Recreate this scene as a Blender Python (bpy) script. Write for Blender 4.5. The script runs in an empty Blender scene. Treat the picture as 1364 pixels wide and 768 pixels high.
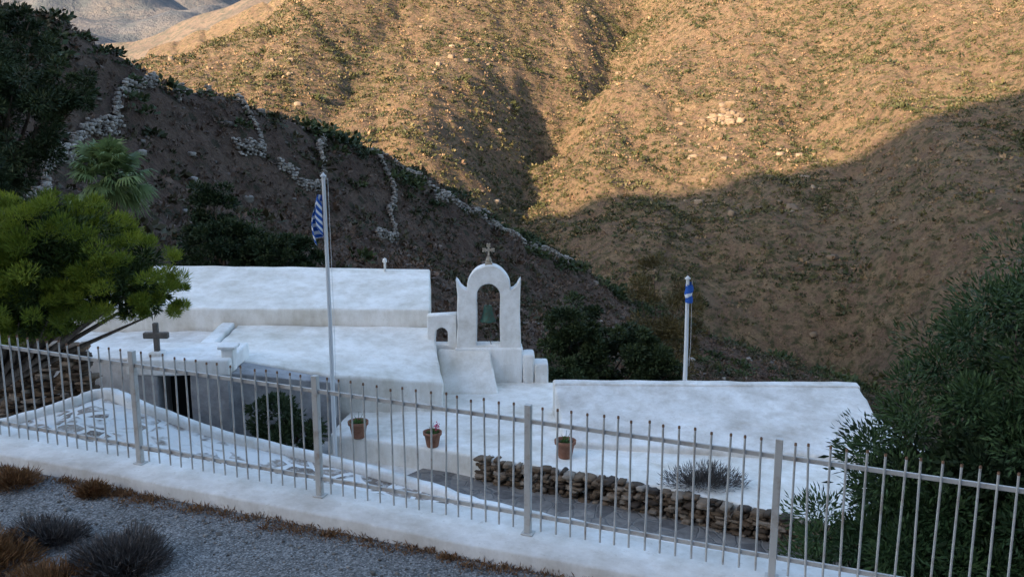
import bpy, bmesh, math, numpy as np
from mathutils import Vector, Matrix
rng=np.random.default_rng(7)
scn=bpy.context.scene
col=scn.collection

# ------------------------------------------------------------------ helpers
def link(ob,parent=None):
    col.objects.link(ob)
    if parent: ob.parent=parent
    return ob
def empty(name,parent=None):
    e=bpy.data.objects.new(name,None); e.empty_display_size=.2
    return link(e,parent)
class NT:
    def __init__(s,name,rough=.9):
        s.m=bpy.data.materials.new(name); s.m.use_nodes=True; s.t=s.m.node_tree
        s.b=s.t.nodes['Principled BSDF']; s.b.inputs['Roughness'].default_value=rough
        try: s.b.inputs['Specular IOR Level'].default_value=.25
        except: pass
        s.tc=s.t.nodes.new('ShaderNodeTexCoord').outputs['Object']
    def n(s,t,**k):
        nd=s.t.nodes.new(t)
        for a,b in k.items(): setattr(nd,a,b)
        return nd
    def l(s,a,b): s.t.links.new(a,b)
    def noise(s,scale,detail=6,rough=.6,vec=None,dist=0):
        nd=s.n('ShaderNodeTexNoise'); nd.inputs['Scale'].default_value=scale
        nd.inputs['Detail'].default_value=detail; nd.inputs['Roughness'].default_value=rough
        nd.inputs['Distortion'].default_value=dist
        s.l(vec or s.tc,nd.inputs['Vector']); return nd.outputs['Fac']
    def voro(s,scale,feature='F1',out='Distance',vec=None,rnd=1):
        nd=s.n('ShaderNodeTexVoronoi',feature=feature); nd.inputs['Scale'].default_value=scale
        nd.inputs['Randomness'].default_value=rnd
        s.l(vec or s.tc,nd.inputs['Vector']); return nd.outputs[out]
    def map(s,scale,rot=(0,0,0)):
        nd=s.n('ShaderNodeMapping'); nd.inputs['Scale'].default_value=scale; nd.inputs['Rotation'].default_value=rot
        s.l(s.tc,nd.inputs['Vector']); return nd.outputs[0]
    def ramp(s,fac,stops,interp='LINEAR'):
        r=s.n('ShaderNodeValToRGB'); cr=r.color_ramp; cr.interpolation=interp
        while len(cr.elements)<len(stops): cr.elements.new(.5)
        for e,(p,c) in zip(cr.elements,stops):
            e.position=p
            if not hasattr(c,'__len__'): c=(c,c,c)
            e.color=(*c,1)
        s.l(fac,r.inputs[0]); return r.outputs[0]
    def mix(s,fac,a,b,mode='MIX'):
        m=s.n('ShaderNodeMix',data_type='RGBA',blend_type=mode)
        if isinstance(fac,(int,float)): m.inputs[0].default_value=fac
        else: s.l(fac,m.inputs[0])
        for i,v in((6,a),(7,b)):
            if isinstance(v,tuple): m.inputs[i].default_value=(*v,1)
            else: s.l(v,m.inputs[i])
        return m.outputs[2]
    def attr(s,name='tint'):
        return s.n('ShaderNodeAttribute',attribute_name=name).outputs['Fac']
    def color(s,c):
        if isinstance(c,tuple): s.b.inputs['Base Color'].default_value=(*c,1)
        else: s.l(c,s.b.inputs['Base Color'])
    def bump(s,h,strength=.5,dist=.02,prev=None):
        b=s.n('ShaderNodeBump'); b.inputs['Strength'].default_value=strength; b.inputs['Distance'].default_value=dist
        s.l(h,b.inputs['Height'])
        if prev: s.l(prev,b.inputs['Normal'])
        s.l(b.outputs[0],s.b.inputs['Normal']); return b.outputs[0]

def mesh_np(name,V,F,mat=None,tint=None,parent=None,smooth=False):
    V=np.asarray(V,np.float32); F=np.asarray(F,np.int32); k=F.shape[1]
    me=bpy.data.meshes.new(name)
    me.vertices.add(len(V)); me.vertices.foreach_set('co',V.ravel())
    me.loops.add(F.size); me.loops.foreach_set('vertex_index',F.ravel())
    me.polygons.add(len(F)); me.polygons.foreach_set('loop_start',np.arange(0,F.size,k,dtype=np.int32))
    try: me.polygons.foreach_set('loop_total',np.full(len(F),k,np.int32))
    except Exception: pass
    if smooth: me.polygons.foreach_set('use_smooth',np.ones(len(F),bool))
    me.update(calc_edges=True); me.validate()
    if tint is not None:
        a=me.attributes.new('tint','FLOAT','POINT'); a.data.foreach_set('value',np.asarray(tint,np.float32))
    if mat: me.materials.append(mat)
    return link(bpy.data.objects.new(name,me),parent)

def hsh(i,j,s):
    n=np.sin(i*127.1+j*311.7+s*74.7)*43758.5453
    return n-np.floor(n)
def vn(x,y,s=0):
    i=np.floor(x);j=np.floor(y);u=x-i;v=y-j;u=u*u*(3-2*u);v=v*v*(3-2*v)
    return (hsh(i,j,s)*(1-u)+hsh(i+1,j,s)*u)*(1-v)+(hsh(i,j+1,s)*(1-u)+hsh(i+1,j+1,s)*u)*v
def fbm(x,y,o=4,s=0,g=.5):
    a=1;t=0;r=0
    for k in range(o):
        r=r+a*(vn(x,y,s+k)-.5)*2;t+=a;a*=g;x=x*2.03+11;y=y*2.03+7
    return r/t
class RBF:
    def __init__(s,P,c=6):
        P=np.array(P,float);s.P=P[:,:2];s.c=c;n=len(P)
        A=np.zeros((n+3,n+3));A[:n,:n]=s.phi(s.P,s.P)
        A[:n,:n]+=np.eye(n)*-.5
        A[:n,n]=1;A[:n,n+1:]=s.P;A[n:,:n]=A[:n,n:].T
        b=np.zeros(n+3);b[:n]=P[:,2];s.w=np.linalg.solve(A,b)
    def phi(s,a,b): return np.sqrt(((a[:,None,:]-b[None,:,:])**2).sum(2)+s.c**2)
    def __call__(s,x,y):
        sh=np.shape(x);q=np.stack([np.ravel(x),np.ravel(y)],1);out=np.zeros(len(q));n=len(s.P)
        for i in range(0,len(q),20000):
            qq=q[i:i+20000];out[i:i+20000]=s.phi(qq,s.P)@s.w[:n]+s.w[n]+qq@s.w[n+1:]
        return out.reshape(sh)
def grid(name,x0,x1,y0,y1,d,fn,mat):
    xs=np.arange(x0,x1+d,d);ys=np.arange(y0,y1+d,d);X,Y=np.meshgrid(xs,ys);Z=fn(X,Y)
    V=np.stack([X,Y,Z],-1).reshape(-1,3);nx=len(xs);ny=len(ys)
    i=(np.arange(ny-1)[:,None]*nx+np.arange(nx-1)[None,:]).ravel()
    F=np.stack([i,i+1,i+1+nx,i+nx],1)
    return mesh_np(name,V,F,mat,smooth=True)

def rdir(n,up=0):
    d=rng.normal(size=(n,3));d[:,2]+=up
    return d/np.linalg.norm(d,axis=1,keepdims=True)
def diamonds(C,D,L,W,fold=.0):
    """leaf quads: base C, direction D, length L, width W"""
    n=len(C);r=rdir(n);S=np.cross(D,r);S/=np.linalg.norm(S,axis=1,keepdims=True)+1e-9
    L=np.broadcast_to(np.asarray(L,float),(n,))[:,None];W=np.broadcast_to(np.asarray(W,float),(n,))[:,None]
    N=np.cross(D,S)
    V=np.stack([C,C+D*L*.5+S*W*.5+N*W*fold,C+D*L,C+D*L*.5-S*W*.5+N*W*fold],1).reshape(-1,3)
    F=np.arange(4*n).reshape(n,4)
    return V,F
def crown(name,blobs,n,L,W,mat,parent,clump=.28,nclump=60,up=.2,inner=.45,outward=1.2,outer=1.04,cw=.7):
    """foliage volume from leaf sized faces gathered in uneven clumps"""
    C=[];D=[];T=[]
    tot=sum(b[1][0]*b[1][2] for b in blobs)
    for (c,r) in blobs:
        share=r[0]*r[2]/tot;nc=max(6,int(nclump*share));nl=int(n*share/nc)
        d=rdir(nc);rad=rng.uniform(inner,outer,nc)**.6
        cc=np.array(c)+d*np.array(r)*rad[:,None]
        rs=clump*min(r)*rng.uniform(.6,1.5,nc)
        dd=rdir(nc*nl);u=rng.uniform(0,1,nc*nl)**.45
        k=np.repeat(np.arange(nc),nl)
        off=dd*(rs[k]*u)[:,None]*np.array([1.15,1.15,.8])
        C.append(cc[k]+off);o=dd*outward+rdir(nc*nl)*.7+np.array([0,0,up])+d[k]*.4
        D.append(o/np.linalg.norm(o,axis=1,keepdims=True))
        T.append(np.clip(rng.uniform(0,1,nc)[k]*cw+rng.uniform(0,1-cw,nc*nl),0,1))
    C=np.concatenate(C);D=np.concatenate(D);T=np.concatenate(T);m=len(C)
    V,F=diamonds(C,D,L*rng.uniform(.6,1.3,m),W*rng.uniform(.7,1.3,m),.15)
    return mesh_np(name,V,F,mat,np.repeat(T,4),parent)
def tube(pts,radii,sides=8):
    V=[];F=[];pts=[Vector(p) for p in pts]
    for i,p in enumerate(pts):
        d=(pts[min(i+1,len(pts)-1)]-pts[max(i-1,0)]).normalized()
        a=d.orthogonal().normalized() if i==0 else (a-d*a.dot(d)).normalized()
        b=d.cross(a)
        for k in range(sides):
            t=2*math.pi*k/sides;V.append(p+(a*math.cos(t)+b*math.sin(t))*radii[i])
    for i in range(len(pts)-1):
        for k in range(sides):
            F.append((i*sides+k,i*sides+(k+1)%sides,(i+1)*sides+(k+1)%sides,(i+1)*sides+k))
    return V,F
def tubes(name,specs,mat,parent=None,sides=8):
    V=[];F=[]
    for pts,rad in specs:
        v,f=tube(pts,rad,sides);o=len(V);V+=[tuple(q) for q in v];F+=[tuple(i+o for i in q) for q in f]
    return mesh_np(name,V,F,mat,parent=parent,smooth=True)
def limbs(base,blobs,r0,mat,parent,name='trunk_and_limbs',fork=.45):
    base=Vector(base);S=[]
    cen=sum((Vector(b[0]) for b in blobs),Vector())/len(blobs)
    fk=base.lerp(cen,fork)+Vector((rng.uniform(-.1,.1),0,0))
    S.append(([base,base.lerp(fk,.5)+Vector((rng.uniform(-.1,.1)*r0*5,0,0)),fk],[r0*1.25,r0,r0*.8]))
    for c,r in blobs:
        c=Vector(c)
        for k in range(5):
            e=c+Vector(rdir(1)[0]*np.array(r)*.7);m=fk.lerp(e,.5)+Vector(rdir(1)[0])*r[0]*.15
            S.append(([fk,m,e],[r0*.55,r0*.3,r0*.08]))
    return tubes(name,S,mat,parent,7)
def prism(name,top,zb,mat,parent=None,bevel=.035,wob=.02,bottom=None):
    """solid with arbitrary top polygon (x,y,z) dropping to zb"""
    bm=bmesh.new();t=[bm.verts.new(p) for p in top]
    b=[bm.verts.new(p) for p in (bottom or [(p[0],p[1],zb) for p in top])]
    n=len(top);bm.faces.new(t);bm.faces.new(b[::-1])
    for i in range(n): bm.faces.new((t[i],b[i],b[(i+1)%n],t[(i+1)%n]))
    bmesh.ops.recalc_face_normals(bm,faces=bm.faces)
    me=bpy.data.meshes.new(name);bm.to_mesh(me);bm.free();me.materials.append(mat)
    ob=link(bpy.data.objects.new(name,me),parent)
    if bevel:
        m=ob.modifiers.new('b','BEVEL');m.width=bevel;m.segments=3;m.limit_method='ANGLE'
    if wob:
        m=ob.modifiers.new('s','SUBSURF');m.subdivision_type='SIMPLE';m.levels=m.render_levels=4
        tx=bpy.data.textures.get('wob') or bpy.data.textures.new('wob','CLOUDS');tx.noise_scale=.55
        d=ob.modifiers.new('d','DISPLACE');d.texture=tx;d.strength=wob*2;d.texture_coords='GLOBAL';d.mid_level=.5
    return ob
def box(name,x0,x1,y0,y1,z0,z1,mat,parent=None,bevel=.02,wob=.0):
    return prism(name,[(x0,y0,z1),(x1,y0,z1),(x1,y1,z1),(x0,y1,z1)],z0,mat,parent,bevel,wob)
def lathe(name,prof,loc,mat,parent=None,n=28):
    V=[];F=[]
    for r,z in prof:
        for k in range(n):
            t=2*math.pi*k/n;V.append((loc[0]+r*math.cos(t),loc[1]+r*math.sin(t),loc[2]+z))
    for i in range(len(prof)-1):
        for k in range(n): F.append((i*n+k,i*n+(k+1)%n,(i+1)*n+(k+1)%n,(i+1)*n+k))
    return mesh_np(name,V,F,mat,parent=parent,smooth=True)
def stone_tpl():
    bm=bmesh.new();bmesh.ops.create_cube(bm,size=2);bmesh.ops.subdivide_edges(bm,edges=bm.edges,cuts=2,use_grid_fill=True)
    V=np.array([v.co for v in bm.verts]);bm.verts.ensure_lookup_table();F=np.array([[v.index for v in f.verts] for f in bm.faces]);bm.free()
    S=V/np.linalg.norm(V,axis=1,keepdims=True)
    return V*.62+S*.38,F
SV,SF=stone_tpl()
def stones(name,pos,size,yaw,mat,parent=None,jit=.12,tilt=.1):
    pos=np.array(pos,float);size=np.array(size,float);n=len(pos)
    v=SV[None]*(1+rng.uniform(-jit,jit,(n,len(SV),3)))*size[:,None,:]*.5
    yaw=np.asarray(yaw,float)+rng.normal(0,tilt,n);tx=rng.normal(0,tilt,n)
    c,s=np.cos(tx)[:,None],np.sin(tx)[:,None];y=v[...,1]*c-v[...,2]*s;z=v[...,1]*s+v[...,2]*c
    c,s=np.cos(yaw)[:,None],np.sin(yaw)[:,None];x=v[...,0]*c-y*s;y2=v[...,0]*s+y*c
    V=np.stack([x,y2,z],-1)+pos[:,None,:]
    F=(SF[None]+np.arange(n)[:,None,None]*len(SV)).reshape(-1,4)
    return mesh_np(name,V.reshape(-1,3),F,mat,np.repeat(rng.uniform(0,1,n),len(SV)),parent)
def along(poly,step):
    P=[np.array(p,float) for p in poly];out=[]
    for a,b in zip(P[:-1],P[1:]):
        L=np.linalg.norm(b-a);k=max(1,int(L/step));yaw=math.atan2(b[1]-a[1],b[0]-a[0])
        for i in range(k): out.append((a+(b-a)*(i+rng.uniform(.2,.8))/k,yaw))
    return out

# ------------------------------------------------------------------ materials
def m_white(name,base=(.80,.80,.79),dirt=(.52,.50,.46),amt=.62):
    w=NT(name,.85)
    a=w.ramp(w.noise(1.1,6,.7),[(amt-.18,base),(amt+.2,dirt)])
    st=w.ramp(w.noise(3.5,5,.7,w.map((1,1,.25))),[(.42,(1,1,1)),(.85,(.74,.71,.66))])
    c=w.mix(1.0,a,st,'MULTIPLY')
    sp=w.ramp(w.noise(13,5,.75),[(.60,0),(.72,.8)])
    c=w.mix(sp,c,dirt)
    w.color(c);b=w.bump(w.noise(2.2,3),.5,.06);w.bump(w.noise(28,3),.35,.01,b);return w.m
M_white=m_white('whitewash',(.84,.84,.83))
M_roof=m_white('whitewash_roof',(.86,.845,.81),(.56,.52,.44),.575)
M_wworn=m_white('whitewash_worn',(.82,.81,.79),(.46,.42,.37),.56)
w=NT('painted_metal',.5);w.color(w.mix(w.ramp(w.noise(9,5),[(.52,0),(.72,1)]),(.47,.465,.45),(.33,.28,.24)));M_fence=w.m
w=NT('rusty_metal',.8);w.color((.22,.13,.085));M_rust=w.m
w=NT('pole_paint',.45);w.color((.62,.63,.64));M_pole=w.m
def m_leaf(name,a,b,tr=.25):
    w=NT(name,.6);c=w.mix(w.attr(),a,b);w.color(c)
    if tr<.15: return w.m
    t=w.n('ShaderNodeBsdfTranslucent');w.l(c,t.inputs[0])
    mx=w.n('ShaderNodeMixShader');mx.inputs[0].default_value=tr
    w.l(w.b.outputs[0],mx.inputs[1]);w.l(t.outputs[0],mx.inputs[2])
    w.l(mx.outputs[0],w.t.nodes['Material Output'].inputs['Surface']);return w.m
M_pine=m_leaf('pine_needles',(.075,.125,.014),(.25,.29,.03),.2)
M_pined=m_leaf('inner_shade_pine_needles',(.022,.040,.010),(.05,.08,.015),.1)  # darker copy of the needles, paints the shade inside the crown
M_dark=m_leaf('dark_leaves',(.015,.030,.014),(.042,.066,.025),.1)
M_jun=m_leaf('juniper_leaves',(.022,.040,.018),(.062,.088,.034),.1)
M_oleander=m_leaf('shrub_leaves',(.015,.038,.013),(.058,.098,.030),.1)
M_palm=m_leaf('palm_fronds',(.08,.125,.045),(.19,.25,.09),.2)
M_olive=m_leaf('dry_leaves',(.09,.075,.035),(.15,.125,.05),.1)
M_scrub=m_leaf('far_scrub',(.046,.054,.022),(.115,.102,.050),.1)
M_scrubl=m_leaf('dry_phrygana',(.13,.088,.060),(.25,.18,.11),.1)
M_fbush=m_leaf('far_bush',(.024,.035,.014),(.062,.070,.030),.1)
M_scrubg=m_leaf('near_scrub',(.028,.040,.018),(.085,.075,.045),.1)
M_scrubd=m_leaf('near_dry_phrygana',(.075,.052,.040),(.18,.13,.10),.1)
M_rustw=m_leaf('rust_weed',(.14,.065,.03),(.26,.14,.06),.1)
M_grey=m_leaf('grey_twigs',(.060,.053,.050),(.16,.145,.14),.1)
M_potleaf=m_leaf('pot_leaves',(.05,.11,.03),(.11,.2,.06),.2)
M_pink=m_leaf('pink_flowers',(.55,.06,.16),(.7,.15,.25),.2)
w=NT('bark',.95);w.color(w.ramp(w.noise(14,5,.6,w.map((1,1,.2))),[(.35,(.06,.045,.035)),(.7,(.17,.13,.10))]));w.bump(w.noise(20,4),.6,.02);M_bark=w.m
w=NT('terracotta',.8);w.color(w.ramp(w.noise(12,5),[(.35,(.20,.09,.055)),(.7,(.30,.15,.10))]));M_terra=w.m
w=NT('soil',.95);w.color((.06,.045,.03));M_soil=w.m
w=NT('painted_interior_dark',.9);w.color((.02,.02,.02));M_black=w.m  # near-black base colour stands in for unlit space
w=NT('bronze_patina',.55);w.color(w.ramp(w.noise(12,5),[(.4,(.05,.13,.105)),(.7,(.07,.075,.05))]));w.b.inputs['Metallic'].default_value=.2;M_bell=w.m
w=NT('cross_stone',.9);w.color(w.ramp(w.noise(18,5),[(.4,(.32,.27,.21)),(.7,(.46,.41,.34))]));w.bump(w.noise(30,4),.5,.01);M_cross=w.m
def m_stone(name,stops):
    w=NT(name,.92);c=w.ramp(w.attr(),stops)
    c=w.mix(1.0,c,w.ramp(w.noise(11,5,.7),[(.3,(.6,.6,.6)),(.75,(1.25,1.2,1.15))]),'MULTIPLY')
    w.color(c);w.bump(w.noise(22,4,.7),.8,.02);return w.m
M_dry=m_stone('drystone',[(0,(.06,.048,.040)),(.35,(.13,.09,.06)),(.7,(.20,.145,.10)),(1,(.29,.25,.21))])
M_grst=m_stone('grey_stone',[(0,(.13,.12,.11)),(.6,(.22,.21,.195)),(1,(.34,.32,.30))])
M_wallst=m_stone('terrace_wall_stone',[(0,(.19,.175,.16)),(.6,(.33,.31,.285)),(1,(.50,.475,.44))])
M_rockf=m_stone('hill_rock',[(0,(.15,.12,.09)),(.6,(.21,.17,.13)),(1,(.26,.22,.175))])
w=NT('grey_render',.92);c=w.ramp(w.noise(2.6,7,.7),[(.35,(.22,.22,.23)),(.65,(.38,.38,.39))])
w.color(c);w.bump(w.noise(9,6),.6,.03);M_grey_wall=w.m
def m_flag(name,joint,c0,c1,sc,jw):
    w=NT(name,.85);wob=w.n('ShaderNodeVectorMath',operation='ADD')
    nn=w.n('ShaderNodeTexNoise');nn.inputs['Scale'].default_value=1.5;w.l(w.tc,nn.inputs['Vector'])
    sc_=w.n('ShaderNodeVectorMath',operation='SCALE');sc_.inputs['Scale'].default_value=.35;w.l(nn.outputs['Color'],sc_.inputs[0])
    w.l(w.tc,wob.inputs[0]);w.l(sc_.outputs[0],wob.inputs[1]);vec=wob.outputs[0]
    e=w.voro(sc,'DISTANCE_TO_EDGE','Distance',vec);cc=w.voro(sc,'F1','Color',vec)
    st=w.mix(1.0,w.ramp(cc,[(.2,c0),(.8,c1)]),w.ramp(w.noise(9,6),[(.3,.7),(.7,1.2)]),'MULTIPLY')
    mk=w.ramp(e,[(jw,0),(jw+.025,1)])
    if jw>.05:
        mk=w.mix(w.ramp(w.noise(.9,4,.6),[(.51,1),(.56,0)]),(.06,.06,.06),mk)
        mk=w.mix(w.ramp(w.noise(7,5,.8),[(.5,0),(.62,.6)]),mk,(.1,.1,.1))
    w.color(w.mix(mk,joint,st))
    b=w.bump(w.ramp(e,[(0,0),(jw*1.8,1)]),.7,.03);w.bump(w.noise(18,5),.4,.01,b);return w.m
M_path=m_flag('flagstone_path',(.21,.20,.19),(.13,.12,.115),(.25,.23,.21),3.2,.03)
M_ramp=m_flag('whitewashed_paving',(.76,.76,.75),(.15,.115,.09),(.33,.28,.24),2.1,.075)
w=NT('gravel_road',.95)
c=w.ramp(w.voro(70,'F1','Color'),[(.1,(.085,.085,.085)),(.5,(.175,.173,.17)),(.93,(.38,.375,.37))])
c=w.mix(w.ramp(w.noise(.9,6,.65),[(.4,0),(.68,.75)]),c,w.mix(1.0,c,(.62,.60,.58),'MULTIPLY'))
c=w.mix(w.ramp(w.noise(5,5,.7),[(.66,0),(.72,.6)]),c,(.14,.115,.085))
w.color(c);b=w.bump(w.voro(70),.8,.012);w.bump(w.noise(2.5,5),.5,.05,b);M_road=w.m
def m_hill(name,soil,soil2,grass,green,rock,gs):
    w=NT(name,.95)
    big=w.noise(.06,8,.68);mid=w.noise(.5,7,.76)
    a=w.ramp(big,[(.35,soil),(.65,soil2)])
    a=w.mix(w.ramp(w.noise(.3,5,.7),[(.42,0),(.62,.85)]),a,grass)
    a=w.mix(w.ramp(mid,[(gs,0),(gs+.05,.9)]),a,green)
    vd=w.voro(.7);patch=w.ramp(big,[(.40,.95),(.58,.25)])
    a=w.mix(w.mix(1.0,w.ramp(vd,[(.24,1),(.36,0)]),patch,'MULTIPLY'),a,green)
    fine=w.noise(2.0,5,.8)
    a=w.mix(w.ramp(fine,[(.66,0),(.70,.8)]),a,rock)
    a=w.mix(1.0,a,w.ramp(fine,[(.3,.55),(.62,1.25)]),'MULTIPLY')
    w.color(a);w.bump(mid,1,1.6);return w.m
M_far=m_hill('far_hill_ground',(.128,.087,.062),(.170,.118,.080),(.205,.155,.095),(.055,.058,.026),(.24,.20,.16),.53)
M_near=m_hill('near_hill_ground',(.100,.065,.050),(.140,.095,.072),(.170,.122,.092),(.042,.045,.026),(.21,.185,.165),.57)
w=NT('mountain_painted_haze',1);a=w.ramp(w.noise(.003,9,.75),[(.40,(.062,.076,.098)),(.58,(.115,.112,.115))])  # aerial haze painted in as a blue-grey base colour
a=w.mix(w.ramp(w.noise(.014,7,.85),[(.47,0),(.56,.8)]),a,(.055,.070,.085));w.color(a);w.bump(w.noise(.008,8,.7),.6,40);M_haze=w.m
w=NT('ridge_painted_haze',1);a=w.ramp(w.noise(.02,9,.75),[(.38,(.095,.080,.072)),(.6,(.135,.108,.088))])  # muted base colour carries the haze on this ridge
a=w.mix(w.ramp(w.noise(.12,6,.8),[(.48,0),(.56,.8)]),a,(.060,.064,.055));w.color(a);w.bump(w.noise(.03,8),.6,10);M_ridge=w.m

# ------------------------------------------------------------------ terrain
near_pts=[(-30.4,56,5.2),(-27.8,60,4.8),(-25.5,66,3.6),(-23.3,72,2.5),(-20.9,78,.5),(-17.4,85,-2.3),(-12.2,92,-5.2),(-6.7,100,-8.7),
(-.2,110,-13.8),(7.8,120,-19.7),(18.4,130,-27.1),(28.6,136,-33),(39.1,140,-37.7),(48.9,140,-41),(54.2,135,-41.8)]
crest=list(near_pts)
for x,y,z in crest:
    near_pts+= [(x+3,y+14,z-7),(x+8,y+34,z-24),(x+15,y+60,z-45)]
near_pts+=[(-22.6,40,-4.9),(-20.4,42,-6.2),(-18,50,-7.8),(-15.2,55,-8.9),(-11.6,60,-9.9),(-6.7,66,-11.2),(-3.5,68,-13.3),(2.4,75,-17.6),(12.2,85,-23.6),(22.9,100,-29.1),(31.3,115,-34),
(-26.5,48,-.5),(-24.7,52,-1.7),(-23.6,60,-2.5),(-20.6,66,-3.8),(-16.7,72,-6.5),(-12,80,-9.2),(-6,88,-12.3),(1.4,95,-17.3),(8.7,105,-22.3),(19.8,118,-29.7),
(-12,36,-9.5),(-5,36,-11.5),(2,36,-13),(8,36,-14.5),(16,40,-18),(25,60,-27),(40,90,-37),(60,100,-45),(80,100,-45),(50,60,-32),
(-20,30,-7),(-28,30,-5),(-12,27,-7.5),(0,27,-8.5),(8,25,-9.5),(14,20,-9),(-2,20,-6.9),(4,20,-7),(-8,20,-6.9),(-12,18,-5.8),
(-9,14,-5.8),(-14,13,-5.6),(-6,12,-6.4),(0,11,-6.9),(4,10,-6.9),(9,10,-6.6),(14,10,-8),(20,10,-11),(0,5,-7),(-10,5,-7),(10,5,-7),(40,30,-22),(40,5,-20),(70,50,-34),
(-40,45,2),(-45,60,9),(-40,30,-3),(-60,60,12),(-60,30,0),(-30,14,-5),(-60,10,-4),(-60,100,8),(-40,100,3)]
fN=RBF(near_pts,4)
def near_z(x,y):
    z=fN(x,y);k=np.clip((np.asarray(y)-26)/14,0,1)
    n=fbm(x*.09,y*.09,5,3)*1.0+fbm(x*.5,y*.5,3,9)*.28
    ter=np.sin((z+fbm(x*.05,y*.05,2,5)*2)*2.4)*.22     # old terrace benches
    return z+(n+ter)*k
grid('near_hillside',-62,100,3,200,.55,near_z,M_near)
far_pts=[(1.3,200,-21.9),(11.6,178,-27.9),(24,170,-34.6),(34.2,163,-38.9),(43.8,157,-41.5),(58.8,150,-45),(63.3,130,-41.5),(69.8,120,-35.5),
(76.4,133,-27.7),(84.8,150,-18.5),(100.1,180,-7.5),(115.2,210,6.3),(134.9,250,28.8),(154.1,290,55.1),(62.4,155,-32.3),(69.3,175,-21.6),(81.9,210,-8.7),(96,250,9.5),(109.7,290,33.4),(122.9,330,62.7),
(39.8,170,-35.4),(44.9,195,-24.1),(53.3,235,-9.7),(62.5,280,10.6),(72.6,330,38),(82.3,380,72.2),(23.4,205,-25.3),(26.5,235,-13.6),
(3.4,232,-15.3),(13.6,265,-4.6),(37.4,315,13.2),(49.3,370,37),(54,410,65.7),
(-10.4,205,-15.2),(-12.3,245,-.4),(-14.8,300,23.1),(-17,350,53.5),(13.5,290,11),(15.8,345,39.7),(-51.2,225,3.3),(-60.7,270,20.8),(-71,320,43.5),(-75,245,9.5),
(-106.4,265,13.0),(-102.7,285,18.5),(-91,300,23.5),(-73.9,320,34.5),
(-150,300,-5),(-140,340,-5),(-125,370,-2),(-110,350,4),(-100,400,0),(60,480,110),(150,480,130),(-20,450,100),(-170,240,-15),(-110,200,-15),(-80,180,-24),(-60,170,-29),
(180,150,0),(200,250,55),(260,350,110),(110,100,-28),(140,100,-18),(200,80,0),(30,120,-52),(0,150,-48),(60,100,-52),(-40,130,-48),(28,275,6),(32,300,9)]
fF=RBF(far_pts,6)
def seg_dist(x,y,poly):
    D=np.full(np.shape(x),1e9);S=np.zeros(np.shape(x))
    for (ax,ay),(bx_,by_) in zip(poly[:-1],poly[1:]):
        dx,dy=bx_-ax,by_-ay;L=math.hypot(dx,dy);t=np.clip(((x-ax)*dx+(y-ay)*dy)/L**2,0,1)
        d=np.hypot(x-ax-t*dx,y-ay-t*dy);sg=np.sign((x-ax)*dy-(y-ay)*dx)
        m=d<D;D=np.where(m,d,D);S=np.where(m,sg,S)
    return D,S
gully=[(14,165),(3,195),(3.4,232),(13.6,265),(37.4,315),(49.3,370),(54,410),(58,470)]
gully2=[(13.6,265),(8,300),(20,350),(12,420)]
gully3=[(-51,190),(-36,250),(-40,300),(-28,370)]
gully4=[(60,160),(75,200),(80,250),(100,310),(96,380)]
gully5=[(88,140),(112,190),(118,230),(150,290)]
def far_z(x,y):
    z=fF(x,y)
    wx=x+fbm(x*.03,y*.03,4,21)*9;wy=y+fbm(x*.03,y*.03,4,22)*9
    g=0
    for P_,dep,wd_ in((gully,10,11),(gully2,4,9),(gully3,5,12),(gully4,5,11),(gully5,4,11)):
        D,S=seg_dist(wx,wy,P_);g=g-dep*np.exp(-(D/wd_)**1.2)+dep*.3*np.exp(-((D-wd_*1.9)/(wd_*.8))**2)
    run=np.abs(fbm(wx*.06+wy*.014,wy*.016,3,31))
    n=fbm(x*.022,y*.022,5,41)*3.4-np.clip(.2-run,0,1)*8+.6+fbm(x*.16,y*.16,4,51)*1.3
    return z+n+g+1.6-4.5*np.exp(-((x+88)/28)**2-((y-300)/60)**2)
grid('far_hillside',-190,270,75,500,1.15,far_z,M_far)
def dist_z(x,y): return (y-900)*.175+fbm(x*.0012,y*.0012,5,61)*120+np.abs(fbm(x*.006,y*.003,6,71))*90
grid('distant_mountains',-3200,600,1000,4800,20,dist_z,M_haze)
def ridge2(x,y):
    base=72+.30*(x+347)+fbm(x*.02,y*.02,5,64)*9
    return base-np.abs(y-900)*.42
grid('distant_ridge',-620,120,640,1160,6,ridge2,M_ridge)

# sun and the mountain behind the viewpoint whose shadow lies over the chapel
EL=math.radians(16);H=np.array([-.62,-.785]);H/=np.linalg.norm(H)
bd=[(-140,190,-12),(-60,200,-18),(1.33,202,-21.25),(24.8,218,-20.2),(49.4,216,-17.4),(82.6,212,-7.9),(115.7,211,6.9),(160,212,28),(240,212,60)]
rc=[]
for x,y,z in bd:
    t=(y+190)/-H[1];rc.append((x+H[0]*t,z+math.tan(EL)*t))
rc=np.array(rc)
def ridge_z(x,y):
    top=np.interp(x,rc[:,0],rc[:,1]);k=np.clip((-14-y)/176,0,1);back=np.clip((-190-y)/60,0,1)
    k=k**1.2
    return -4.5+(top+4.5)*k-back*40+fbm(x*.03,y*.03,4,81)*5*np.clip(k*3,0,1)*np.clip((1-k)*6,0,1)
grid('mountain_slope_behind_road',-800,200,-260,-10,6,ridge_z,M_near)

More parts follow.
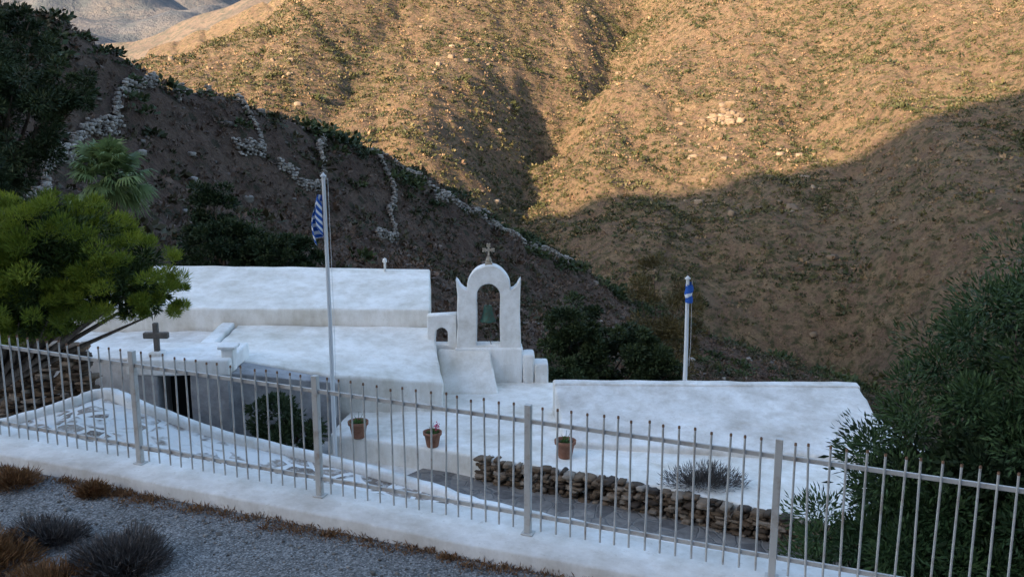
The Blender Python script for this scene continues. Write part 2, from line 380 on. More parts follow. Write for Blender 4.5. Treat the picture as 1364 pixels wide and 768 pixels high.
# scrub on the hills
def scatter(name,fn,x0,x1,y0,y1,n,r,nl,mat,dens=None,flat=.7,leafk=.8,nr=.0,zoff=0):
    x=rng.uniform(x0,x1,n);y=rng.uniform(y0,y1,n)
    if dens is not None:
        k=dens(x,y)>rng.uniform(0,1,n);x=x[k];y=y[k]
    m=len(x);z=fn(x,y)+zoff;R=r*np.exp(rng.normal(0,.38,m))
    P=np.stack([x,y,z],1);i=np.repeat(np.arange(m),nl);d=rdir(m*nl);d[:,2]=np.abs(d[:,2])
    C=P[i]+d*(R[i]*rng.uniform(.2,.75,m*nl))[:,None]*np.array([1.2,1.2,flat])
    D=d+rdir(m*nl)*.8;D/=np.linalg.norm(D,axis=1,keepdims=True)
    V,F=diamonds(C,D,R[i]*leafk,R[i]*leafk*.55,.1)
    T=np.clip(rng.uniform(0,1,m)[i]*.85+rng.uniform(0,.15,m*nl),0,1)
    return mesh_np(name,V,F,mat,np.repeat(T,4))
def gd(x,y):
    D,_=seg_dist(x,y,gully);return np.exp(-(D/7)**2)
pat=lambda x,y:np.clip(.55+fbm(x*.05,y*.05,5,91)*1.7+gd(x,y),.16,1)
pat2=lambda x,y:np.clip(.7-fbm(x*.05,y*.05,5,91)*1.0,.25,1)
scatter('hillside_scrub',far_z,-125,190,110,410,62000,.52,9,M_scrub,pat,leafk=.8)
scatter('dry_phrygana_scrub',far_z,-125,190,110,410,46000,.40,6,M_scrubl,pat2,leafk=.95)
scatter('hillside_bushes',far_z,-125,190,110,410,44000,.66,15,M_fbush,lambda x,y:np.clip(.34+fbm(x*.06,y*.06,5,92)*1.8+gd(x,y)*.9,.10,1),leafk=.65)
patn=lambda x,y:np.clip(.45+fbm(x*.09,y*.09,4,95)*1.6,.08,1)
scatter('green_phrygana_scrub',near_z,-45,60,28,150,26000,.34,13,M_scrubg,patn)
scatter('brown_phrygana_scrub',near_z,-40,50,30,145,36000,.24,8,M_scrubd,lambda x,y:np.clip(.8-fbm(x*.09,y*.09,4,95),.2,1),leafk=1.0)
scatter('dark_shrubs',near_z,-38,55,34,145,1100,.75,60,M_jun,lambda x,y:np.clip(.25+fbm(x*.07,y*.07,4,96)*2.2,.03,1),leafk=.4)
def crest_d(x,y):
    cx=np.array([c[0] for c in crest]);cy=np.array([c[1] for c in crest]);yy=np.interp(x,cx,cy)
    return np.exp(-((y-yy+3)/5)**2)*np.clip(.6+fbm(x*.12,y*.12,3,97)*1.5,.05,1)
scatter('crest_bushes',near_z,-32,56,50,148,3600,.95,70,M_jun,crest_d,leafk=.36)
# rocks
def rocks(name,fn,x0,x1,y0,y1,n,r,mat,dens=None):
    x=rng.uniform(x0,x1,n);y=rng.uniform(y0,y1,n)
    if dens is not None:
        k=dens(x,y)>rng.uniform(0,1,n);x=x[k];y=y[k]
    m=len(x);R=r*np.exp(np.clip(rng.normal(0,.5,m),-1.5,.9))[:,None]*rng.uniform(.7,1.4,(m,3));R[:,2]*=.7
    return stones(name,np.stack([x,y,fn(x,y)+.1*r],1),R,rng.uniform(0,6,m),mat,jit=.2,tilt=.3)
rp=lambda x,y:np.clip(fbm(x*.04,y*.04,4,99)*2.2-.25,0.02,1)
rocks('hillside_rocks',far_z,-120,190,115,400,5200,.75,M_rockf,rp)
rocks('slope_rocks',near_z,-40,60,30,145,3000,.30,M_grst,lambda x,y:np.clip(fbm(x*.08,y*.08,4,98)*2.2-.1,.04,1))
o=[(57+rng.normal(0,3.0),247+rng.normal(0,2.2)) for _ in range(30)]
ox=np.array([a[0] for a in o]);oy=np.array([a[1] for a in o])
stones('rock_outcrop',np.stack([ox,oy,far_z(ox,oy)+.25],1),rng.uniform(.8,2.4,(30,3))*np.array([1.3,1,.8]),rng.uniform(0,6,30),M_rockf,jit=.3,tilt=.5)
# dry stone terrace walls on the hillside
for poly in [[(-23.5,43),(-22.9,45),(-24.6,52),(-25.1,60),(-25.2,66)],[(-23.6,66),(-24.2,69),(-23.2,71)],[(-20.1,68),(-19.5,71),(-21.4,74)],
             [(-17.9,71),(-16.3,73),(-15.6,77),(-17.8,84)],[(-10.7,74),(-10.4,79),(-10.9,84),(-13.6,90)],[(-13.5,91),(-6,94),(-1.9,103)],[(-26,38),(-23.5,43)],[(-8,92),(0,104),(8,116)]]:
    pos=[];sz=[];yw=[];ph=rng.uniform(0,6)
    for p,a in along(poly,.16):
        nrm=np.array([-math.sin(a),math.cos(a)]);q0=p+nrm*(.35*math.sin(p[1]*.9+ph))
        gap=fbm(np.array([p[0]*.6]),np.array([p[1]*.6]),2,7)[0]
        ht=5 if gap>-.15 else (3 if gap>-.5 else 1)
        for h in range(ht):
            q=q0+rng.normal(0,.09,2);pos.append((q[0],q[1],float(near_z(np.array([q[0]]),np.array([q[1]]))[0])+.04+h*.155))
            sz.append((rng.uniform(.18,.38),rng.uniform(.2,.34),rng.uniform(.13,.21)));yw.append(a)
    stones('terrace_stone_wall',pos,sz,yw,M_wallst,jit=.18,tilt=.3)

# ------------------------------------------------------------------ road, kerb, fence
E=np.array([.948,-.318]);N=np.array([.318,.948]);O=np.array([.13,6.93])
def FP(s,n,dz=0): p=O+E*s+N*n;return (p[0],p[1],-3.385-.03*s+dz)
def strip(name,n0,n1,dz,dzb,s0,s1,step,mat,wob=0.):
    V=[];F=[];ss=np.arange(s0,s1+step,step)
    for s in ss:
        j=wob*(fbm(np.array([s*.9]),np.array([n0*3.]),3,5)[0]);j2=wob*(fbm(np.array([s*.7+9]),np.array([n1*3.]),3,6)[0])
        V+=[FP(s,n0+j,dzb),FP(s,n0+j,dz-.02),FP(s,n0+j+.02,dz+j*.1),FP(s,n1+j2-.02,dz+j2*.1),FP(s,n1+j2,dz-.02),FP(s,n1+j2,-4.2)]
    for i in range(len(ss)-1):
        for k in range(5): a=i*6+k;F.append((a,a+6,a+7,a+1))
    return mesh_np(name,V,F,mat)
strip('white_retaining_wall',-.33,.30,0,-.4,-40,26,.12,M_wworn,.05)
V=[FP(-45,-14,-.13),FP(30,-14,-.13),FP(30,-.2,-.13),FP(-45,-.2,-.13)]
mesh_np('gravel_road',V,[(0,1,2,3)],M_road)
fence=empty('metal_fence')
def fbox(bm,s0,s1,n0,n1,z0,z1):
    vs=[]
    for (s,n,z) in [(s0,n0,z0),(s1,n0,z0),(s1,n1,z0),(s0,n1,z0),(s0,n0,z1),(s1,n0,z1),(s1,n1,z1),(s0,n1,z1)]:
        vs.append(bm.verts.new(FP(s,n,z)))
    for f in [(0,3,2,1),(4,5,6,7),(0,1,5,4),(1,2,6,5),(2,3,7,6),(3,0,4,7)]: bm.faces.new([vs[i] for i in f])
def fin(bm,name,mat,parent,bev=0):
    me=bpy.data.meshes.new(name);bm.to_mesh(me);bm.free();me.materials.append(mat);ob=link(bpy.data.objects.new(name,me),parent)
    if bev: m=ob.modifiers.new('b','BEVEL');m.width=bev;m.segments=2
    return ob
SP=1.925;SL=[i*SP for i in range(-9,6)]
bm=bmesh.new()
for s in SL: fbox(bm,s-.027,s+.027,-.027,.027,0,1.10);fbox(bm,s-.05,s+.05,-.05,.05,0,.012)
fin(bm,'posts',M_fence,fence,.005)
bm=bmesh.new()
for a,b in zip(SL[:-1],SL[1:]):
    fbox(bm,a+.03,b-.03,-.011,.011,.945,.98);fbox(bm,a+.03,b-.03,-.011,.011,.15,.185)
fin(bm,'rails',M_fence,fence,.003)
specs=[];tips=[]
for a in SL[:-1]:
    for k in range(1,16):
        s=a+SP*k/16+rng.normal(0,.003);ln=rng.normal(0,.008);h=1.085+rng.normal(0,.008)
        specs.append(([FP(s,-.02,.045),FP(s+ln,-.02,h)],[.0085,.0085]));tips.append(([FP(s+ln,-.02,h-.004),FP(s+ln,-.02,h+.016)],[.0105,.009]))
tubes('pickets',specs,M_fence,fence,6);tubes('picket_tips',tips,M_rust,fence,6)

# ------------------------------------------------------------------ courtyard
terr=empty('courtyard_terrace')
prism('terrace_floor',[(-3.48,16.41,-6.0),(-1.11,15.52,-6.0),(-.5,15.2,-6.0),(1.5,14.42,-6.0),(3.2,13.5,-6.0),(4.3,12.85,-6.0),(6.6,11.3,-6.05),(7.6,14,-6.02),(7.2,19.5,-6.0),(-1.2,19.9,-6.0),(-3.3,17.8,-6.0)],-7.2,M_roof,terr,.05,.02)
prism('forecourt_floor',[(-7.2,15.9,-6.5),(-3.3,15.2,-6.45),(-1.6,14.6,-6.41),(-.4,14.6,-6.41),(-.4,15.4,-6.41),(-3.2,16.7,-6.45),(-3.5,18.2,-6.5),(-7.2,18,-6.5)],-7.4,M_wworn,terr,0,0)
prism('flagstone_path',[(-2.2,15.0,-6.40),(-.4,13.85,-6.40),(1.36,12.95,-6.40),(3.41,11.95,-6.40),(6.2,10.4,-6.42),(6.9,11.2,-6.42),(4.3,12.9,-6.40),(1.5,14.5,-6.40),(-.43,15.3,-6.40),(-1.6,15.75,-6.40)],-7.3,M_path,None,0,0)
band=[(-11.5,14.6,-5.35),(-9.2,15.1,-5.3),(-8.15,15.7,-5.15),(-7.55,16.15,-5.03),(-6.52,15.7,-5.2),(-5.11,15.43,-5.6),(-3.37,15.35,-6.0),(-1.58,14.78,-6.25),(-.39,13.92,-6.27),(1.36,13.05,-6.27),(3.41,12.04,-6.27),(6.0,10.6,-6.3)]
V=[];F=[]
for i,(x,y,z) in enumerate(band):
    s=(x-O[0])/E[0];q=FP(s,.25);V+=[(x,y-.1,z-.14),((x*.5+q[0]*.5),(y*.5+q[1]*.5),z-.18),(q[0],q[1],z-.2)]
for i in range(len(band)-1):
    for k in (0,1): a=i*3+k;F.append((a,a+1,a+4,a+3))
rp_=mesh_np('whitewashed_ramp_paving',V,F,M_ramp)
wl=[];W2=.11
P=[np.array(b) for b in band];V=[];F=[]
def cr(a,b,c,d,t): return .5*((2*b)+(-a+c)*t+(2*a-5*b+4*c-d)*t*t+(-a+3*b-3*c+d)*t**3)
Q=[]
for i in range(len(P)-1):
    a=P[max(i-1,0)];b=P[i];c=P[i+1];d=P[min(i+2,len(P)-1)]
    for t in np.linspace(0,1,9)[:-1]: Q.append(cr(a,b,c,d,t))
Q.append(P[-1])
for i,q in enumerate(Q):
    d=Q[min(i+1,len(Q)-1)]-Q[max(i-1,0)];nn=np.array([-d[1],d[0],0]);nn/=np.linalg.norm(nn)
    j=rng.normal(0,.008,2)
    for o,z in((-W2,-1.4),(-W2+.01,-.04),(-W2*.7,0),(W2*.7,0),(W2-.01,-.04),(W2,-1.4)): V.append(q+nn*(o+j[0])+np.array([0,0,z+(j[1] if z>-1 else 0)]))
for i in range(len(Q)-1):
    for k in range(5): a=i*6+k;F.append((a,a+6,a+7,a+1))
mesh_np('white_path_kerb_wall',V,F,M_white,smooth=False)
def drystone(name,poly,zb,zt,mat,lay=.085,ln=.2,dep=.24,wob=.03):
    pos=[];sz=[];yw=[];rows=int((zt-zb)/lay)
    for h in range(rows):
        for p,a in along(poly,ln*.9):
            l=ln*rng.uniform(.5,1.6);hh=lay*rng.uniform(.7,1.35)
            q=np.array([p[0],p[1]])+rng.normal(0,wob,2);pos.append((q[0],q[1],zb+lay*(h+.5)+rng.normal(0,.012)));sz.append((l,dep*rng.uniform(.8,1.2),hh));yw.append(a)
    return stones(name,pos,sz,yw,mat,jit=.2,tilt=.12)
drystone('dry_stone_wall',[(-.62,15.32),(-.1,15.0),(1.49,14.3),(3.2,13.35),(4.3,12.68),(6.5,11.1)],-6.42,-5.98,M_dry,lay=.062,ln=.15)
drystone('stone_retaining_wall',[(-12.5,17.0),(-9.67,16.8),(-8.05,16.75)],-5.9,-4.3,M_dry,.08,.25,.35,.04)
# right annex: low lime-washed roof rising from the terrace
par=empty('white_annex_roof')
prism('sloping_roof',[(.95,15.75,-5.90),(3.5,15.35,-5.90),(6.7,14.9,-5.9),(6.95,17.5,-5.40),(.85,17.55,-5.36)],-6.4,M_wworn,par,.05,.03)
prism('roof_edge',[(.83,17.5,-5.33),(6.98,17.45,-5.37),(7.0,17.75,-5.37),(.83,17.8,-5.33)],-7.5,M_wworn,par,.05,.03)

# ------------------------------------------------------------------ chapel
ch=empty('whitewashed_chapel')
prism('nave_roof_block',[(-10.4,20.6,-4.46),(-1.89,20.6,-4.50),(-2.15,23.6,-4.06),(-10.4,23.6,-3.94)],-7.6,M_roof,ch,.05,.03)
prism('lower_hall',[(-6.2,17.9,-4.85),(-3.64,17.62,-5.2),(-1.40,17.8,-5.42),(-1.84,20.56,-4.90),(-6.37,20.56,-4.85)],-7.2,M_roof,ch,.05,.03)
prism('roof_kerb',[(-6.55,17.85,-4.78),(-6.22,17.85,-4.78),(-6.4,20.5,-4.78),(-6.7,20.5,-4.78)],-6.9,M_white,ch,.04,.02)
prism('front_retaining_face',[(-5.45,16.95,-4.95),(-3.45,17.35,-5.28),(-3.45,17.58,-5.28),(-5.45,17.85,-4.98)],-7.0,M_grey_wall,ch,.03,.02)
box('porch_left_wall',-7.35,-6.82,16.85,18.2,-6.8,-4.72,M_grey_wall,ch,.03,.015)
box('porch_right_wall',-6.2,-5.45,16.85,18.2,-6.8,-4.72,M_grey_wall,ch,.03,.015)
box('porch_lintel',-7.4,-5.42,16.82,18.2,-4.98,-4.66,M_white,ch,.04,.02)
box('door_dark_panel',-6.85,-6.15,17.5,17.6,-6.8,-4.97,M_black,ch,0,0)  # black panel, paints the darkness of the open doorway
box('porch_roof_back',-9.9,-6.3,18.2,20.55,-7,-5.0,M_wworn,ch,.05,.03)
box('chimney',-5.62,-5.38,17.0,17.25,-4.95,-4.5,M_white,ch,.03,.01)
box('chimney_cap',-5.67,-5.33,16.95,17.30,-4.5,-4.44,M_white,ch,.02,.01)
cr_=empty('stone_cross')
box('shaft',-6.97,-6.87,17.15,17.25,-4.68,-4.02,M_grst,cr_,.02)
box('arms',-7.16,-6.68,17.14,17.26,-4.33,-4.21,M_grst,cr_,.02)
box('base',-7.05,-6.79,17.05,17.35,-4.70,-4.58,M_white,cr_,.03)
lathe('roof_finial',[(.03,0),(.03,.25),(.06,.27),(.05,.35),(0,.38)],(-3.3,23.3,-4.1),M_white,ch,12)

# bell gable
bg=empty('bell_gable')
def curve2d(name,loops,y,ext,mat,parent):
    cu=bpy.data.curves.new(name,'CURVE');cu.dimensions='2D';cu.fill_mode='BOTH';cu.extrude=ext;cu.bevel_depth=.022;cu.bevel_resolution=2;cu.offset=-.02
    for lp in loops:
        sp=cu.splines.new('POLY');sp.points.add(len(lp)-1)
        for p,(x,z) in zip(sp.points,lp): p.co=(x,z,0,1)
        sp.use_cyclic_u=True
    cu.materials.append(mat);ob=link(bpy.data.objects.new(name,cu),parent);ob.rotation_euler=(math.pi/2,0,0);ob.location=(0,y,0);return ob
cx=-.52
lh=[(-1.27,-6.4),(-1.25,-5.2),(-1.215,-4.7),(-1.225,-4.4),(-1.21,-4.0),(-1.225,-3.85),(-1.245,-3.66),(-1.20,-3.71),(-1.15,-3.80),(-1.07,-3.875),(-1.0,-3.90)]
arc=[(cx+.47*math.cos(a)*(1+.012*math.sin(a*7)),-3.81+.47*math.sin(a)*(1+.012*math.cos(a*5))) for a in np.linspace(math.radians(172),math.radians(8),26)]
rh=[(2*cx-x+.012*math.sin(z*9),z+.01) for x,z in lh[::-1]]
outer=lh+arc+rh
hole=[(-.80,-5.15),(-.785,-4.6)]+[(cx-.005+.262*math.cos(a),-4.02+.27*math.sin(a)) for a in np.linspace(math.pi,0,18)]+[(-.275,-4.6),(-.262,-5.15)]
curve2d('arch',[outer,hole],20.0,.17,M_white,bg)
curve2d('side_arch_wall',[[(-1.9,-6.4),(-1.9,-4.49),(-1.25,-4.45),(-1.25,-6.4)],[(-1.74,-5.15)]+[(-1.58+.14*math.cos(a),-4.9+.14*math.sin(a)) for a in np.linspace(math.pi,0,10)]+[(-1.44,-5.15)]],20.02,.13,M_white,bg)
box('plinth',-1.3,.24,19.74,20.3,-6.5,-5.2,M_white,bg,.05,.03)
box('step_1',.24,.50,19.74,20.3,-6.5,-5.36,M_white,bg,.05,.02)
box('step_2',.50,.82,19.74,20.3,-6.5,-5.57,M_white,bg,.05,.02)
prism('sloping_buttress',[(-1.5,18.9,-5.98),(-.28,18.9,-5.98),(-.50,19.8,-5.21),(-1.66,19.8,-5.21)],-6.6,M_roof,bg,.05,.025)
box('cross_pedestal',-.60,-.44,19.92,20.08,-3.37,-3.28,M_cross,bg,.015)
lathe('finial_ball',[(0,0),(.05,.01),(.07,.05),(.05,.09),(.03,.11),(.05,.12),(0,.13)],(cx,20,-3.29),M_cross,bg,16)
bm=bmesh.new()
def cb(cxx,cz,w,h,d=.05):
    r=bmesh.ops.create_cube(bm,size=1);bmesh.ops.scale(bm,vec=(w,d,h),verts=r['verts']);bmesh.ops.translate(bm,vec=(cx+cxx,20,-3.04+cz),verts=r['verts'])
def cs(cxx,cz,rr):
    r=bmesh.ops.create_icosphere(bm,subdivisions=2,radius=rr);bmesh.ops.scale(bm,vec=(1,.8,1),verts=r['verts']);bmesh.ops.translate(bm,vec=(cx+cxx,20,-3.04+cz),verts=r['verts'])
cb(0,-.005,.042,.24);cb(0,.02,.19,.042,.046)
for (a,b) in((.095,.02),(-.095,.02),(0,.125)):
    for (u,v) in((0,0),(.022,.022),(-.022,.022),(.022,-.022),(-.022,-.022)): cs(a+u,b+v,.024)
fin(bm,'trefoil_cross',M_cross,bg)
bell=empty('church_bell')
lathe('bell_body',[(0,.02),(.05,.02),(.09,0),(.105,-.06),(.115,-.16),(.14,-.26),(.175,-.33),(.18,-.36),(.165,-.36),(.13,-.27),(.10,-.1),(0,-.03)],(cx-.02,20,-4.28),M_bell,bell)
tubes('clapper',[([(cx-.02,20,-4.35),(cx-.02,20,-4.62)],[.012,.012]),([(cx-.02,20,-4.60),(cx-.02,20,-4.68)],[.03,.03])],M_rust,bell)
tubes('headstock',[([(-.80,20,-4.16),(-.24,20,-4.16)],[.035,.035]),([(cx-.02,20,-4.16),(cx-.02,20,-4.27)],[.025,.03])],M_bark,bell)
tubes('bell_rope',[([(cx-.02,20,-4.66),(cx,19.95,-4.9),(cx+.05,19.9,-5.15)],[.008]*3)],M_bark,bell)

# ------------------------------------------------------------------ flagpoles
def flag_mat():
    w=NT('greek_flag_cloth',.8);c=w.ramp(w.attr(),[(0,(.02,.09,.36)),(.5,(.70,.72,.76))],'CONSTANT');w.color(c);return w.m
M_flag=flag_mat()
def flagpole(x,y,zb,zt,r,kind):
    e=empty('flagpole');tubes('pole',[([(x,y,zb),(x-.0,y,(zb+zt)/2),(x-.02,y,zt)],[r,r*.92,r*.75])],M_pole,e,12)
    lathe('base_collar',[(r*2.6,0),(r*2.6,.06),(r*1.4,.09),(r*1.1,.25)],(x,y,zb),M_pole,e,14)
    lathe('pole_cap',[(r*.7,0),(r*1.3,.01),(r*1.3,.03),(r*.6,.06),(0,.09)],(x-.02,y,zt),M_pole,e,12)
    tubes('halyard',[([(x+r*1.5,y-.02,zt-.02),(x+r*1.9,y-.02,(zb+zt)/2),(x+r*1.4,y-.02,zb+1.0)],[.004]*3)],M_pole,e,5)
    nu,nv=46,40;V=[];T=[];F=[]
    for j in range(nv+1):
        v=j/nv
        for i in range(nu+1):
            u=i/nu
            if kind=='limp':
                wdt=.10+.06*math.sin(v*3.1)+.05*v;ang=u*9.5+v*1.4
                px=x-r-.02-wdt*(.5-.5*math.cos(ang))*(.55+.45*u);py=y+.07*math.sin(ang*1.0+.5)*(.6+.5*v)-.05*u
                pz=zt-.26-v*.52-u*.40*(.6+.4*v)-.04*math.cos(ang)
            else:
                a=u*13+v*2;rr=r*1.15+.035*u+.012*math.sin(v*9+a);px=x+.01+rr*math.cos(a);py=y+rr*math.sin(a);pz=zt-.07-v*.36-u*.07+.02*math.sin(a)
            V.append((px,py,pz))
            s=int((v*9))%2
            canton=(v<.55 and u<.37)
            if canton: s=1 if (abs(v-.275)<.055 or abs(u-.185)<.04) else 0
            if kind!='limp': s=1 if .5<v+.15*math.sin(u*9)<.68 else 0
            T.append(float(s))
    for j in range(nv):
        for i in range(nu): a=j*(nu+1)+i;F.append((a,a+1,a+nu+2,a+nu+1))
    mesh_np('flag',V,F,M_flag,T,e,True)
flagpole(-3.24,15.8,-6.45,-1.12,.040,'limp')
flagpole(3.75,19,-6.4,-3.5,.048,'furled')

# ------------------------------------------------------------------ pots & plants
def pot(x,y,z,s,flower):
    e=empty('potted_plant')
    lathe('terracotta_pot',[(0,0),(.115*s,0),(.125*s,.03*s),(.165*s,.25*s),(.19*s,.255*s),(.195*s,.315*s),(.18*s,.32*s),(.165*s,.30*s),(.155*s,.26*s)],(x,y,z),M_terra,e)
    lathe('soil',[(0,.265*s),(.16*s,.262*s)],(x,y,z),M_soil,e)
    n=45;C=np.array([x,y,z+.27*s])+rng.normal(0,1,(n,3))*np.array([.06,.06,.02])*s;D=rdir(n,.9)
    V,F=diamonds(C,D,.08*s,.04*s,.2);mesh_np('leaves',V,F,M_potleaf,rng.uniform(0,1,n).repeat(4),e)
    tubes('stems',[([(x,y,z+.26*s),(x+a*.5,y,z+.36*s),(x+a,y,z+b)],[.006,.005,.003]) for a,b in((.09*s,.46*s),(-.07*s,.42*s),(.02*s,.5*s))],M_potleaf,e,5)
    if flower:
        C=np.array([x+.08*s,y,z+.42*s])+rng.normal(0,.03*s,(40,3));V,F=diamonds(C,rdir(40),.035,.03,.2);mesh_np('flowers',V,F,M_pink,rng.uniform(0,1,40).repeat(4),e)
pot(-2.88,16.25,-6.0,1.0,False);pot(-1.45,15.78,-6.0,.9,True);pot(.94,15.25,-6.0,1.0,False)
def twiggy(name,c,r,n,L,W,mat,up=.5):
    n=int(n);d=rdir(n);d[:,2]=np.abs(d[:,2]);C=np.array(c)+d*np.array(r)*rng.uniform(.15,.95,n)[:,None]
    lump=1+.3*np.sin(C[:,0]*9+C[:,1]*5)*np.sin(C[:,1]*8)+.18*np.sin(C[:,0]*23)*np.sin(C[:,1]*21+1)
    C[:,2]=c[2]+(C[:,2]-c[2])*lump
    D=d+rdir(n)*.6+np.array([0,0,up]);D/=np.linalg.norm(D,axis=1,keepdims=True)
    V,F=diamonds(C,D,L*rng.uniform(.5,1.3,n),W,.1)
    k=np.clip(rng.uniform(0,1,n),0,1);return mesh_np(name,V,F,mat,k.repeat(4))
twiggy('lavender_bush',(3.15,14.0,-6.0),(.75,.35,.34),3200,.13,.010,M_grey)
twiggy('rust_coloured_shrub',(-4.2,6.45,-3.45),(.62,.42,.26),11000,.09,.009,M_rustw)
twiggy('grey_thorny_shrub',(-3.0,6.45,-3.45),(.38,.32,.28),9000,.10,.007,M_grey)
twiggy('grey_thorny_shrub',(-3.75,6.85,-3.42),(.34,.22,.18),4500,.09,.007,M_grey)
twiggy('rust_coloured_shrub',(-3.4,6.2,-3.48),(.4,.25,.16),5000,.08,.008,M_rustw)
C=[];D=[]
for k in range(110):
    s=rng.uniform(-5.8,.8) if k<90 else rng.uniform(-12,8);p=FP(s,-.40+rng.normal(0,.045),-.13);m=rng.integers(30,110);r=rng.uniform(.03,.13)
    C.append(np.array(p)+rng.normal(0,1,(m,3))*np.array([r,r*.5,.01]));D.append(rdir(m,.9))
C=np.concatenate(C);D=np.concatenate(D);V,F=diamonds(C,D,.05*rng.uniform(.5,1.4,len(C)),.009,.1)
mesh_np('dry_weeds',V,F,M_rustw,rng.uniform(0,1,len(C)).repeat(4))
for s,q,r in((-4.75,-.62,.20),(-3.95,-.5,.11),(-5.4,-.6,.12),(-2.7,-1.45,.07)):
    p=FP(s,q,-.13);twiggy('dry_weed_clump',p,(r*1.3,r,r*.8),2200,.07,.008,M_rustw)
n=7000;s=rng.uniform(-9,6,n);q=-.36-rng.uniform(0,1,n)**1.3*4.5;pp=O+s[:,None]*E+q[:,None]*N
R=.012*np.exp(rng.normal(0,.45,n))[:,None]*rng.uniform(.7,1.3,(n,3))
stones('loose_gravel',np.stack([pp[:,0],pp[:,1],-3.385-.03*s-.128],1),R,rng.uniform(0,6,n),M_grst,jit=.25,tilt=.5)

# ------------------------------------------------------------------ trees
def tree(name,base,blobs,n,L,W,mat,r0,core=None,**k):
    e=empty(name);limbs(base,blobs,r0,M_bark,e);crown('foliage',blobs,n,L,W,mat,e,**k)
    if core: crown('inner_foliage',[(c,tuple(q*.86 for q in r)) for c,r in blobs],int(n*.3),L*1.3,W*2,core,e,clump=.4,nclump=160,inner=.05,outer=.8)  # darker core leaves, inner shade put into their colour for depth
    return e
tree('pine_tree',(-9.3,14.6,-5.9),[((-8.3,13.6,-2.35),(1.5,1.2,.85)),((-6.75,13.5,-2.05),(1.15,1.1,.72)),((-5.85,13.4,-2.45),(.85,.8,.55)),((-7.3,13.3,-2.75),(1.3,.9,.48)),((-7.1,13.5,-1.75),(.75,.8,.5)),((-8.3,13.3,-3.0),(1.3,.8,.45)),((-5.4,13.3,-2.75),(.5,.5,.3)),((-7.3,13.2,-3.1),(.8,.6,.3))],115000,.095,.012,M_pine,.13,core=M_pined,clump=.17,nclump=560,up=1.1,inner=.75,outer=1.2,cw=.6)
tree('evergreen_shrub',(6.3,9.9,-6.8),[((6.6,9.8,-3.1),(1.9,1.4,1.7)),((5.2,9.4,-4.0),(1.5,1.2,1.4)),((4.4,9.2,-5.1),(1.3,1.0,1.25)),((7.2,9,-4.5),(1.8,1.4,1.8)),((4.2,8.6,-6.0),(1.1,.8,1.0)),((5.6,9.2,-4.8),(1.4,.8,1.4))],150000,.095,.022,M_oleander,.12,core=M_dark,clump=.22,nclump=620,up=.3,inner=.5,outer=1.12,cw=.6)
tree('juniper_tree',(-21.5,38,-5.5),[((-22.5,38,1.0),(2.6,2,2.6)),((-20.3,37.5,-.4),(2.2,1.8,2.3)),((-22.5,37,-2.6),(2.6,2,2)),((-18.6,38.5,.9),(1.3,1.2,1.1))],60000,.22,.06,M_jun,.25,clump=.22,nclump=260,inner=.4)
tree('juniper_tree',(-24.5,41,-4),[((-25,41,3),(2.6,2,2.2)),((-22,42,3.0),(1.8,1.6,1.4))],26000,.22,.06,M_jun,.25,clump=.22,nclump=130,inner=.4)
tree('cypress_tree',(-18.9,33,-7),[((-18.9,33,-3.2),(.5,.5,2.2))],7000,.2,.04,M_dark,.12,clump=.5,nclump=40,up=1)
tree('carob_tree',(-10.3,32,-9.5),[((-10.2,32,-4.9),(1.7,1.3,1.1)),((-8.3,31.6,-5.1),(1.5,1.2,.95)),((-10.9,33,-3.4),(.8,.8,.9))],34000,.14,.06,M_dark,.16,clump=.24,nclump=150,inner=.4)
tree('holm_oak_tree',(2.3,29.5,-12),[((2.1,30,-7.4),(.95,.9,1.2)),((3.6,30,-8.2),(1.4,1.2,1.1)),((4.9,29.6,-8.6),(.9,.9,.8)),((1.6,29,-8.8),(1.0,.9,1.0))],36000,.14,.06,M_jun,.16,clump=.24,nclump=160,inner=.4)
tree('dry_poplar_tree',(7.9,45,-18),[((7.2,45,-9.6),(1.1,1,2.3)),((8.6,45,-10.6),(1.0,1,2.2)),((7.6,44.5,-12.3),(1.7,1.2,1.6))],14000,.22,.045,M_olive,.14,clump=.4,nclump=70,up=.8)
tree('green_bush',(-4.3,16.5,-6.8),[((-4.5,16.4,-5.65),(.42,.35,.5)),((-3.95,16.3,-5.85),(.35,.3,.4)),((-4.3,16.2,-6.2),(.5,.4,.4))],6500,.10,.04,M_jun,.04,clump=.35,nclump=50)
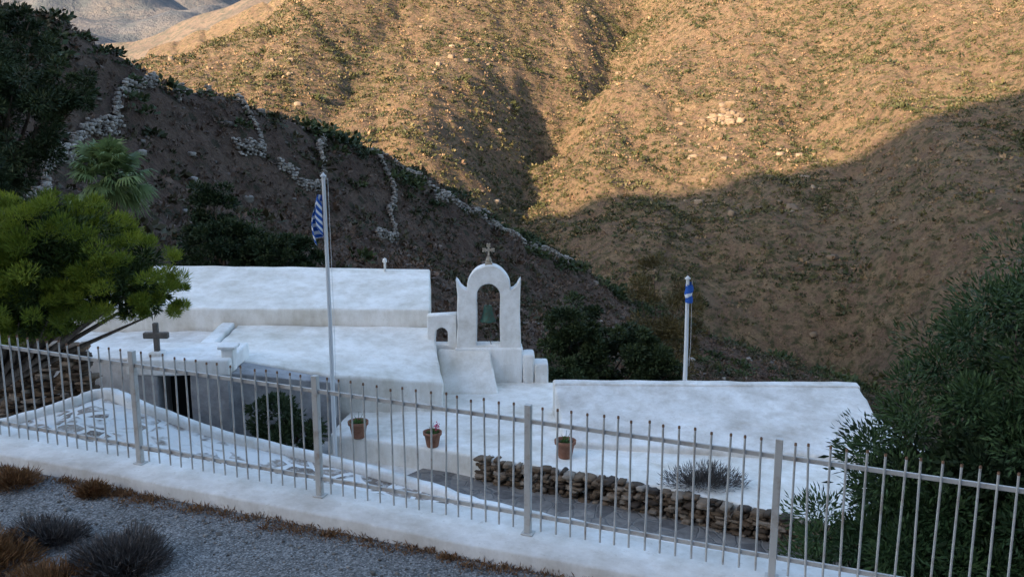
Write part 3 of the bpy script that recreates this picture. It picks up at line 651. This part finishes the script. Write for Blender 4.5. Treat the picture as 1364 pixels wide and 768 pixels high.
# fan palm
pe=empty('palm_tree');bx,by,bz=-10.75,24.4,-7.2;tz=-1.75
tubes('trunk',[([(bx,by,bz),(bx+.05,by,(bz+tz)/2),(bx,by,tz)],[.22,.17,.16])],M_bark,pe,10)
V=[];F=[];T=[];S=[]
for k in range(95):
    az=rng.uniform(0,2*math.pi);el=math.radians(rng.uniform(-45,85));h=np.array([math.cos(az)*math.cos(el),math.sin(az)*math.cos(el),math.sin(el)])
    c=np.array([bx,by,tz]);pl=rng.uniform(.35,.85);tip=c+h*pl;S.append(([tuple(c),tuple(c+h*pl*.5+np.array([0,0,.05])),tuple(tip)],[.02,.014,.01]))
    side=np.cross(h,[0,0,1.]);side/=np.linalg.norm(side)+1e-6;tt=rng.uniform(0,.7);roll=rng.uniform(-.7,.7);side=side*math.cos(roll)+np.cross(h,side)*math.sin(roll);sz_=rng.uniform(.75,1.1)
    for b in np.linspace(-1.25,1.25,15):
        d=h*math.cos(b)+side*math.sin(b);L=sz_*rng.uniform(.5,.75)*(1-.15*abs(b));wv=np.cross(d,np.cross(h,side));wv=wv/np.linalg.norm(wv)*.028
        p1=tip+d*L*.55-np.array([0,0,.04]);p2=tip+d*L*.9-np.array([0,0,.22*L+rng.uniform(.02,.14)]);o=len(V)
        V+=[tip-wv*.4,tip+wv*.4,p1+wv,p1-wv,p2+wv*.2,p2-wv*.2];F+=[(o,o+1,o+2,o+3),(o+3,o+2,o+4,o+5)];T+=[tt+rng.uniform(0,.3)]*6
mesh_np('fan_fronds',V,F,M_palm,T,pe);tubes('petioles',S,M_palm,pe,5)

# ------------------------------------------------------------------ light
wd=bpy.data.worlds.new('World');scn.world=wd;wd.use_nodes=True;nt=wd.node_tree;bgn=nt.nodes['Background']
sk=nt.nodes.new('ShaderNodeTexSky');sk.sky_type='NISHITA';sk.sun_disc=False;sk.sun_elevation=EL;sk.sun_rotation=math.atan2(H[0],H[1])
sk.dust_density=2.0;sk.air_density=1.0;sk.ozone_density=1.0
nt.links.new(sk.outputs[0],bgn.inputs[0]);bgn.inputs[1].default_value=.55
sd=bpy.data.lights.new('sun','SUN');sd.energy=17;sd.angle=math.radians(.5);sd.color=(1,.70,.43)
so=bpy.data.objects.new('sun',sd);link(so)
dirv=Vector((H[0]*math.cos(EL),H[1]*math.cos(EL),math.sin(EL)));so.rotation_euler=dirv.to_track_quat('Z','Y').to_euler();so.location=(-50,-50,80)
# camera
cd=bpy.data.cameras.new('camera');cd.lens=32.0;cd.sensor_width=36;cd.clip_end=12000;cd.clip_start=.1
co=bpy.data.objects.new('camera',cd);link(co);co.location=(0,0,0);co.rotation_euler=(math.radians(79),0,0);scn.camera=co
scn.view_settings.view_transform='Standard';scn.view_settings.look='None';scn.view_settings.exposure=0
